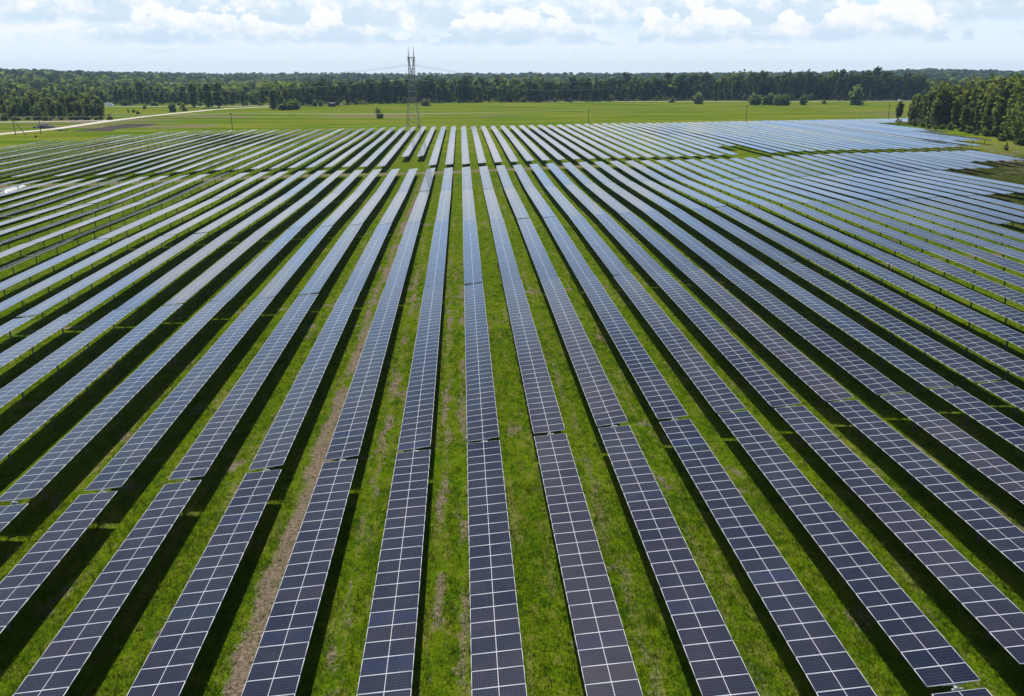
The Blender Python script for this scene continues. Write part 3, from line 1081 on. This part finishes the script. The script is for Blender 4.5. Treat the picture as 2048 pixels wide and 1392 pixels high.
# wood beside the gravel road on the left
lab = {'broad': 'leafy green tree in the small wood beside the gravel road', 'bush': 'low bush along the foot of the small roadside wood',
       'birch': 'light birch in the small wood beside the gravel road', 'willow': 'pale round tree in the small wood beside the gravel road'}
for k in range(92):
    px = -60 + 265 * random.random() ** .9
    back = random.random()
    py = 240.5 - 13 * back
    kind = random.choices(['broad', 'birch', 'willow'], [.5, .3, .2])[0]
    hp = (random.uniform(33, 46) if px < 165 else random.uniform(22, 40)) * (0.82 if back < .25 else 1)
    at_px(kind, px, py, hp, lab[kind], group='trees of the small roadside wood', wide=random.uniform(.9, 1.3) * (.55 if kind == 'willow' else 1), det=2)
for k in range(15):
    px = -40 + 262 * (k + random.random()) / 15
    at_px('bush', px, 241 + random.uniform(-1.5, .5), random.uniform(7, 19), lab['bush'], group='bushes along the small roadside wood', wide=random.uniform(.5, .8), det=2)

# edge of the wood behind the left highway
for k in range(110):
    px = -60 + 590 * (k + random.random()) / 110
    back = random.random()
    py = 211.5 - 7 * back
    kind = random.choices(['broad', 'birch', 'spruce', 'bush', 'willow'], [.42, .18, .14, .10, .16])[0]
    hp = random.uniform(20, 38) + (10 if 280 < px < 320 else 0)
    if kind == 'bush':
        py, hp = 211.5, random.uniform(8, 13)
    at_px(kind, px, py, hp, {'broad': 'green tree at the forest edge behind the left highway', 'birch': 'pale birch at the forest edge behind the left highway',
                             'spruce': 'dark spruce at the forest edge behind the left highway', 'bush': 'bush at the forest foot behind the left highway', 'willow': 'pale round tree at the forest edge behind the left highway'}[kind],
          group={'broad': 'trees', 'birch': 'birches', 'spruce': 'spruces', 'bush': 'bushes', 'willow': 'round trees'}[kind] + ' behind the left highway', wide=random.uniform(.85, 1.2) * (.6 if kind == 'willow' else 1), det=2)

# the long tree line across the meadow
EDGE_X = [540, 600, 640, 700, 760, 850, 1000, 1150, 1300, 1500, 1700, 1850]
EDGE_Y = [217, 214, 212, 209.5, 207.5, 206, 204.8, 203.5, 201.3, 201.0, 200.6, 200.2]
def mix_at(px):
    if px < 640: return [.35, .25, .15, .25]
    if px < 850: return [.10, .10, .12, .68]
    if px < 1010: return [.32, .33, .15, .20]
    if px < 1300: return [.24, .40, .20, .16]
    if px < 1420: return [.15, .15, .2, .5]
    if px < 1500: return [.2, .4, .1, .3]
    return [.08, .08, .2, .64]
KL = ['broad', 'birch', 'spruce', 'pine']
KG = {'broad': 'broadleaf trees', 'birch': 'birches', 'spruce': 'spruces', 'pine': 'pines', 'bush': 'bushes'}
KA = {'broad': 'leafy tree', 'birch': 'light yellow-green birch', 'spruce': 'pointed dark spruce', 'pine': 'tall dark pine with bare trunk', 'bush': 'low bush'}
def stretch(px):
    if px < 810: return 'in the tree line left of the lattice pylon'
    if px < 1180: return 'in the tree line right of the lattice pylon'
    if px < 1500: return 'in the tree line behind the far highway'
    return 'in the dark stand behind the round trees'
NE = 380
for k in range(NE):
    px = 545 + 1300 * (k + random.random()) / NE
    back = random.random() ** 1.3
    py = float(np.interp(px, EDGE_X, EDGE_Y)) - 5.0 * back
    kind = random.choices(KL, mix_at(px))[0]
    hp = random.gauss(41 if px < 1400 else 45, 4.5) if kind != 'spruce' else random.uniform(32, 52)
    hp *= 1.08 if 1405 < px < 1470 else 1
    hp *= .95 if 560 < px < 690 else 1
    if kind in ('broad', 'birch') and back < .2:
        hp *= random.uniform(.6, 1)
    at_px(kind, px, py, hp, f"{KA[kind]} {stretch(px)}", group=f"{KG[kind]} {stretch(px)}", wide=random.uniform(.85, 1.15), det=2 if back < .35 else 1)
for k in range(34):
    px = 560 + 1270 * (k + random.random()) / 34
    py = float(np.interp(px, EDGE_X, EDGE_Y)) + .3
    at_px(random.choice(['bush', 'willow']), px, py, random.uniform(6, 16), f"low bush {stretch(px).replace('in the', 'at the foot of the')}",
          group=f"low bushes {stretch(px).replace('in the', 'at the foot of the')}", wide=.8)

# wood on the right beside the field
def right_base(px):
    return float(np.interp(px, [1790, 1835, 1860, 1900, 1960, 2000, 2048, 2200], [248, 252, 255.5, 260, 268, 277, 292, 330]))
for k in range(175):
    px = 1822 + 330 * (k + random.random()) / 175
    back = random.random() ** 1.15
    py = right_base(px) - back * 26
    kind = random.choices(['broad', 'birch', 'spruce'], [.70, .26, .04] if back > .12 else [.55, .45, 0])[0]
    x, y = G(px, py)
    d = math.hypot(x, y)
    topy = float(np.interp(px, [1790, 1820, 1850, 1880, 1950, 2048, 2150], [200, 194, 184, 179, 177, 172, 170])) + random.uniform(-4, 14)
    h = min(max((py - topy) * d / 1800.0, 9), 25)
    tree(kind, x, y, h * (.8 if back < .1 else 1), f"{ {'broad': 'leafy tree', 'birch': 'thin-stemmed birch', 'spruce': 'dark spruce'}[kind]} in the wood bordering the solar field",
         {'broad': 'leafy trees', 'birch': 'birches', 'spruce': 'spruces'}[kind] + ' in the wood bordering the field', 2, random.uniform(.85, 1.3))
at_px('birch', 1797, 243.5, 44, 'single loose birch at the tip of the bordering wood', det=1, wide=1.3)
at_px('birch', 1818, 246, 36, 'slight young birch between the loose birch and the wood', det=1, wide=1.2)
at_px('birch', 1842, 249, 62, 'slim birch second from the tip of the bordering wood', det=2, wide=1.2)
at_px('broad', 2044, 287, 96, 'bright green tree at the outer edge of bordering wood', det=2, wide=1.25)
at_px('birch', 1926, 263, 52, 'small yellow-green birch before the dark wood trunks', det=2, wide=1.2)
for k in range(16):
    px = 1815 + 250 * (k + random.random()) / 16
    at_px('bush', px, right_base(px) + random.uniform(0, 3), random.uniform(8, 17), 'undergrowth bush along the foot of the bordering wood', det=2,
          group='bushes along the bordering wood', wide=.8)
at_px('bush', 2012, 302, 15, 'dark stump-like bush on grass before the bordering wood', wide=.45)

# ------------------------------------------------------------------ forest to the skyline: far-off wood as one mass
TPL = {}
for kind, n, s in (('broad', 34, .13), ('birch', 30, .11), ('spruce', 26, .085), ('pine', 26, .10)):
    for lod, f in ((0, 1.0), (1, .5)):
        for q in range(3):
            nn = max(9, int(n * f))
            TPL[(kind, lod, q)] = leaf_quads(crown_points(kind, nn), s * (1 if lod == 0 else 1.45), .9)
FV = {k: [] for k in KL}
FT = {k: [] for k in KL}
def start_y(px):
    return float(np.interp(px, [-300, 560, 600, 1850, 1900, 2300], [208, 208, 208, 197, 200, 200]))
N = 15500
lr = rng.random(N)
for q in range(N):
    px = -220 + 2520 * rng.random()
    x0, y0 = G(px, start_y(px))
    r0 = math.hypot(x0, y0)
    rmax = 3250
    r = math.exp(math.log(r0 + 12) + (math.log(rmax) - math.log(r0 + 12)) * lr[q])
    f = r / r0
    x, y = x0 * f + rng.normal(0, 4), y0 * f + rng.normal(0, 4)
    kind = KL[rng.choice(4, p=[.38, .14, .26, .22] if px < 560 else [.24, .12, .34, .30])]
    h = rng.uniform(11.5, 16) if r < 1400 else rng.uniform(12, 17.5)
    if px < 520 and r < 1100:
        h *= .85
    tp = TPL[(kind, 0 if r < 1500 else 1, rng.integers(0, 3))]
    a = rng.random() * 6.28
    c, s = math.cos(a), math.sin(a)
    w = h * (1.3 if r < 1500 else 1.7)
    FV[kind].append(np.stack([(tp[:, 0] * c - tp[:, 1] * s) * w + x, (tp[:, 0] * s + tp[:, 1] * c) * w + y, tp[:, 2] * h + hz(x, y)], 1))
    FT[kind].append((rng.random(), len(tp) // 4))
V = np.concatenate([np.concatenate(FV[k]) for k in KL])
tint = np.concatenate([np.concatenate([np.full(n, t) for t, n in FT[k]]) for k in KL])
mi = np.concatenate([np.full(sum(n for _, n in FT[k]), i) for i, k in enumerate(KL)])
lf = np.clip(rng.normal(.5, .3, len(tint)), 0, 1)
tag(obj('forest', mesh_np('forest', V, np.arange(len(V)).reshape(-1, 4), [LEAF[k] for k in KL], mi, attr={'tint': tint, 'leaf': lf})),
    'mixed forest covering the low hills out to the skyline', 'forest', kind='stuff')

M_pyl = flat_mat('dull_grey_steel', (0.20, 0.22, 0.22), 0.6, 0.2, 0.4, 0.15, 3)
# ------------------------------------------------------------------ lattice pylon with its wires
PX, PY = G(827, 251.5)
PH = 37.0
def pyl():
    t = thing('lattice_pylon', 'grey steel lattice power pylon with two spikes standing behind the field', 'pylon', (PX, PY, hz(PX, PY)), R(12))
    H1, H2, H3 = 13.0, 24.0, 31.5
    def half(z):
        return float(np.interp(z, [0, H1, H2, H3, 33], [2.95, 1.85, 1.4, 1.35, 1.35]))
    lv = [0, 3.2, 6.4, 9.6, H1, 16, 18.8, 21.4, H2]
    b = Build()
    cor = [(-1, -1), (1, -1), (1, 1), (-1, 1)]
    for cx, cy in cor:
        lb = Build()
        lb.tube([(cx * half(z), cy * half(z), z) for z in lv], .09, 4)
        obj('leg', lb.mesh('leg', [M_pyl]), t)
    for z0, z1 in zip(lv[:-1], lv[1:]):
        for q in range(4):
            (ax, ay), (bx, by) = cor[q], cor[(q + 1) % 4]
            b.tube([(ax * half(z0), ay * half(z0), z0), (bx * half(z1), by * half(z1), z1)], .045, 4)
            b.tube([(bx * half(z0), by * half(z0), z0), (ax * half(z1), ay * half(z1), z1)], .045, 4)
            b.tube([(ax * half(z1), ay * half(z1), z1), (bx * half(z1), by * half(z1), z1)], .045, 4)
    obj('bracing', b.mesh('bracing', [M_pyl]), t)
    # the head splits into two lattice arms carrying a cross beam and two spikes
    for sx in (-1, 1):
        b = Build()
        for oy in (-.5, .5):
            b.tube([(sx * 1.4, oy * 2, H2), (sx * 1.35, oy, H3)], .10, 4)
            b.tube([(sx * .1, oy * 2, H2), (sx * 1.1, oy, H3)], .10, 4)
            for k in range(5):
                z0, z1 = H2 + 1.5 * k, H2 + 1.5 * (k + 1)
                xa, xb = np.interp(z0, [H2, H3], [1.4, 1.35]), np.interp(z1, [H2, H3], [.1, 1.1])
                xc_, xd_ = np.interp(z0, [H2, H3], [.1, 1.1]), np.interp(z1, [H2, H3], [1.4, 1.35])
                b.tube([(sx * xa, oy, z0), (sx * xb, oy, z1)], .05, 4)
                b.tube([(sx * xc_, oy, z0), (sx * xd_, oy, z1)], .05, 4)
        obj('arm', b.mesh('arm', [M_pyl]), t)
        b = Build()
        b.tube([(sx * 1.3, 0, H3), (sx * 1.3, 0, PH - .6)], [.20, .08], 5)
        b.tube([(sx * 1.3, 0, H3 + 2.6), (sx * .6, 0, H3 + .2)], .045, 4)
        obj('spike', b.mesh('spike', [M_pyl]), t)
    b = Build()
    for oy in (-.5, .5):
        b.tube([(-1.85, oy, H3 + .1), (1.85, oy, H3 + .1)], .20, 4)
        b.tube([(-1.85, oy, H3 - .7), (1.85, oy, H3 - .7)], .09, 4)
    for k in range(7):
        b.tube([(-1.85 + .55 * k, -.5, H3 - .7), (-1.5 + .55 * k, .5, H3 + .1)], .05, 4)
    obj('cross_beam', b.mesh('cross_beam', [M_pyl]), t)
    b = Build()
    for sx, z in ((-1.7, H3 - .8), (1.7, H3 - .8), (0, H3 - .8), (-1.6, 23.4), (1.6, 23.4)):
        for k in range(6):
            b.tube([(sx, 0, z - .18 * k), (sx, 0, z - .18 * k - .1)], .13, 6)
    obj('insulator', b.mesh('insulator', [M_bluegl]), t)
    fb = Build()
    for cx, cy in cor:
        fb.box((cx * 2.95, cy * 2.95, .15), (1.1, 1.1, .5))
    obj('footing', fb.mesh('footing', [M_asph]), t)
pyl()


def wire(a, b, sag, label, rad=.035, group=None):
    pts = []
    for k in range(25):
        t = k / 24
        pts.append((a[0] * (1 - t) + b[0] * t, a[1] * (1 - t) + b[1] * t, a[2] * (1 - t) + b[2] * t - sag * 4 * t * (1 - t)))
    bb = Build()
    bb.tube(pts, rad, 4)
    o = obj('power_line', bb.mesh('power_line', [M_steel]))
    tag(o, label, 'wire', group)
    return o


for q, (dz_, far) in enumerate(((27.8, 0), (28.3, 1.6), (21.6, -1))):
    nm = ['upper wire', 'second upper wire', 'low wire'][q]
    wire((PX - 1.6, PY + far * .3, dz_), (-330 - 14 * q, 860 + far * 8, 19.5 if q < 2 else 14), 5.5, f"thin {nm} running left from the lattice pylon", .045)
    wire((PX + 1.6, PY + far * .3, dz_), (150 + 10 * q, 900 + far * 8, 19.5 if q < 2 else 14), 5.5, f"thin {nm} running right from the lattice pylon", .045)

# ------------------------------------------------------------------ wooden poles along the far field edge
POLES = [(82.5, 268.5, 31, 'wooden pole beside the heap of stones'), (465, 261, 33, 'wooden pole standing where the first far rows end on left side'),
         (1177, 250.5, 31, 'wooden pole at the far row ends just right of pylon'), (1492, 244.5, 31, 'wooden pole at the far row ends before the round trees'),
         (1776, 237, 25, 'wooden pole at the tip of the bordering wood')]
tops = []
for px, py, hp, l in POLES:
    x, y = G(px, py)
    h = hp * math.hypot(x, y) / 1800
    t = thing('utility_pole', l, 'pole', (x, y, hz(x, y)))
    b = Build()
    b.tube([(0, 0, -.2), (0, 0, h)], [.17, .11], 8)
    obj('shaft', b.mesh('shaft', [M_wood]), t)
    b = Build()
    b.box((0, 0, h - .5), (1.3, .12, .12))
    for k in (-.55, 0, .55):
        b.tube([(k, 0, h - .45), (k, 0, h - .2)], .05, 6)
    obj('crossarm', b.mesh('crossarm', [M_wood]), t)
    tops.append((x, y, h - .2))
x, y = G(33.5, 270.5)
t = thing('utility_pole', 'wooden pole propped by a slanting strut near the gravel road', 'pole', (x, y, hz(x, y)))
b = Build()
b.tube([(-.3, 0, -.2), (-.9, 0, 7.4)], [.18, .12], 8)
obj('shaft', b.mesh('shaft', [M_wood]), t)
b = Build()
b.tube([(4.0, -.2, -.2), (-.75, 0, 6.3)], [.16, .11], 8)
obj('strut', b.mesh('strut', [M_wood]), t)
tops.insert(0, (x - .9, y, 7.3))
tops = [tops[0], tops[1], tops[2], tops[3], tops[4], tops[5]]
nmz = ['propped pole to the stone heap pole', 'stone heap pole to the next pole', 'left pole past the pylon', 'pole right of pylon to the next', 'last two field edge poles']
for k in range(5):
    for j, off in enumerate((-.5, .5)):
        a, c = tops[k], tops[k + 1]
        wire((a[0], a[1] + off, a[2]), (c[0], c[1] + off, c[2]), math.dist(a, c) * .006, f"{'front' if j == 0 else 'back'} wire from the {nmz[k]}", .022)

# ------------------------------------------------------------------ vehicles, hut, heaps
def vehicle(px, py, L, H, label, name, cat, rz, van):
    x, y = G(px, py)
    t = thing(name, label, cat, (x, y, hz(x, y) + .09), rz)
    Wd = 2.0 if van else 1.8
    if van:
        prof = [(-L / 2, .45), (L / 2, .45), (L / 2, 1.15), (L / 2 - 1.0, 1.45), (L / 2 - 1.7, H), (-L / 2, H)]
    else:
        prof = [(-L / 2, .35), (L / 2, .35), (L / 2, .8), (L / 2 - 1.2, .95), (L / 2 - 1.9, H), (-L / 2 + .9, H), (-L / 2 + .1, 1.0), (-L / 2, .9)]
    import bmesh
    bm = bmesh.new()
    lo = [bm.verts.new((p[0], -Wd / 2, p[1])) for p in prof]
    hi2 = [bm.verts.new((p[0], Wd / 2, p[1])) for p in prof]
    bm.faces.new(lo)
    bm.faces.new(hi2[::-1])
    for k in range(len(prof)):
        j = (k + 1) % len(prof)
        bm.faces.new((lo[j], lo[k], hi2[k], hi2[j]))
    bmesh.ops.bevel(bm, geom=bm.edges[:], offset=.08, segments=2, affect='EDGES')
    me = bpy.data.meshes.new('body')
    bm.to_mesh(me)
    bm.free()
    me.materials.append(M_white)
    obj('body', me, t)
    b = Build()
    z0, z1 = (1.45, H - .2) if van else (.98, H - .1)
    x0, x1 = (L / 2 - 2.6, L / 2 - 1.75) if van else (-L / 2 + 1.0, L / 2 - 2.0)
    for s in (-1, 1):
        b.box(((x0 + x1) / 2, s * (Wd / 2 + .003), (z0 + z1) / 2), (x1 - x0, .02, z1 - z0))
    obj('side_window', b.mesh('side_window', [M_bluegl]), t)
    for sx in (-1, 1):
        for s in (-1, 1):
            b = Build()
            b.tube([(sx * L * .31, s * (Wd / 2 - .1), .34), (sx * L * .31, s * (Wd / 2 + .04), .34)], .34, 14)
            b.tube([(sx * L * .31, s * (Wd / 2 + .03), .34), (sx * L * .31, s * (Wd / 2 + .045), .34)], .34 * .95, 14)
            obj('wheel', b.mesh('wheel', [M_rubber]), t)


vehicle(219, 212.9, 6.6, 2.7, 'white delivery van driving on the left highway', 'van', 'van', R(3), True)
vehicle(1801, 202.6, 4.6, 1.5, 'white car driving on the far highway', 'car', 'car', R(-4), False)
x, y = G(664, 213.2)
t = thing('shed', 'small dark wooden shed at the foot of the tree line', 'shed', (x, y, 0), R(10))
b = Build()
b.box((0, 0, 1.2), (5.4, 3.0, 2.4))
obj('wall', b.mesh('wall', [M_wood]), t)
b = Build()
b.box((0, -.9, 2.62), (5.9, 2.0, .1), rot=Euler((R(18), 0, 0)).to_matrix())
b.box((0, .9, 2.62), (5.9, 2.0, .1), rot=Euler((R(-18), 0, 0)).to_matrix())
obj('roof', b.mesh('roof', [M_dark]), t)
b = Build()
b.box((0.8, -1.52, .95), (1.0, .05, 1.9))
obj('door', b.mesh('door', [M_bark]), t)


def heap(px, py, wd, h, n, label, m):
    x, y = G(px, py)
    b = Build()
    for k in range(n):
        a, r = random.random() * 6.28, random.random() ** .6
        s = random.uniform(.25, .7) * h
        z = h * (1 - r) * .8 * random.random()
        b.box((math.cos(a) * r * wd, math.sin(a) * r * wd * .5, z + s * .25), (s * 1.3, s, s * .8), 0 if random.random() < .96 else 1,
              Euler((random.random(), random.random(), random.random() * 3)).to_matrix())
    o = obj('stone_heap', b.mesh('stone_heap', [m, M_white]), loc=(x, y, hz(x, y)))
    tag(o, label, 'stone heap')


heap(90, 256, 4.4, 1.8, 110, 'dark heap of stones and rubble beside the gravel road', M_stone)
heap(124, 262, 2.8, .8, 30, 'low pile of rubble between gravel road and first rows', M_stone)

# ------------------------------------------------------------------ haze
hm, hnt, hout = mat('haze_air')
pv = hnt.nodes.new('ShaderNodeVolumePrincipled')
pv.inputs['Color'].default_value = (0.40, 0.62, 0.92, 1)
pv.inputs['Density'].default_value = 0.000095
pv.inputs['Anisotropy'].default_value = 0.3
hnt.links.new(pv.outputs[0], hout.inputs['Volume'])
b = Build()
b.box((0, 0, 34.0), (9000, 9000, 76.0))
tag(obj('haze', b.mesh('haze', [hm])), kind='stuff')
print('tables', n_tab, 'trees', CNT)
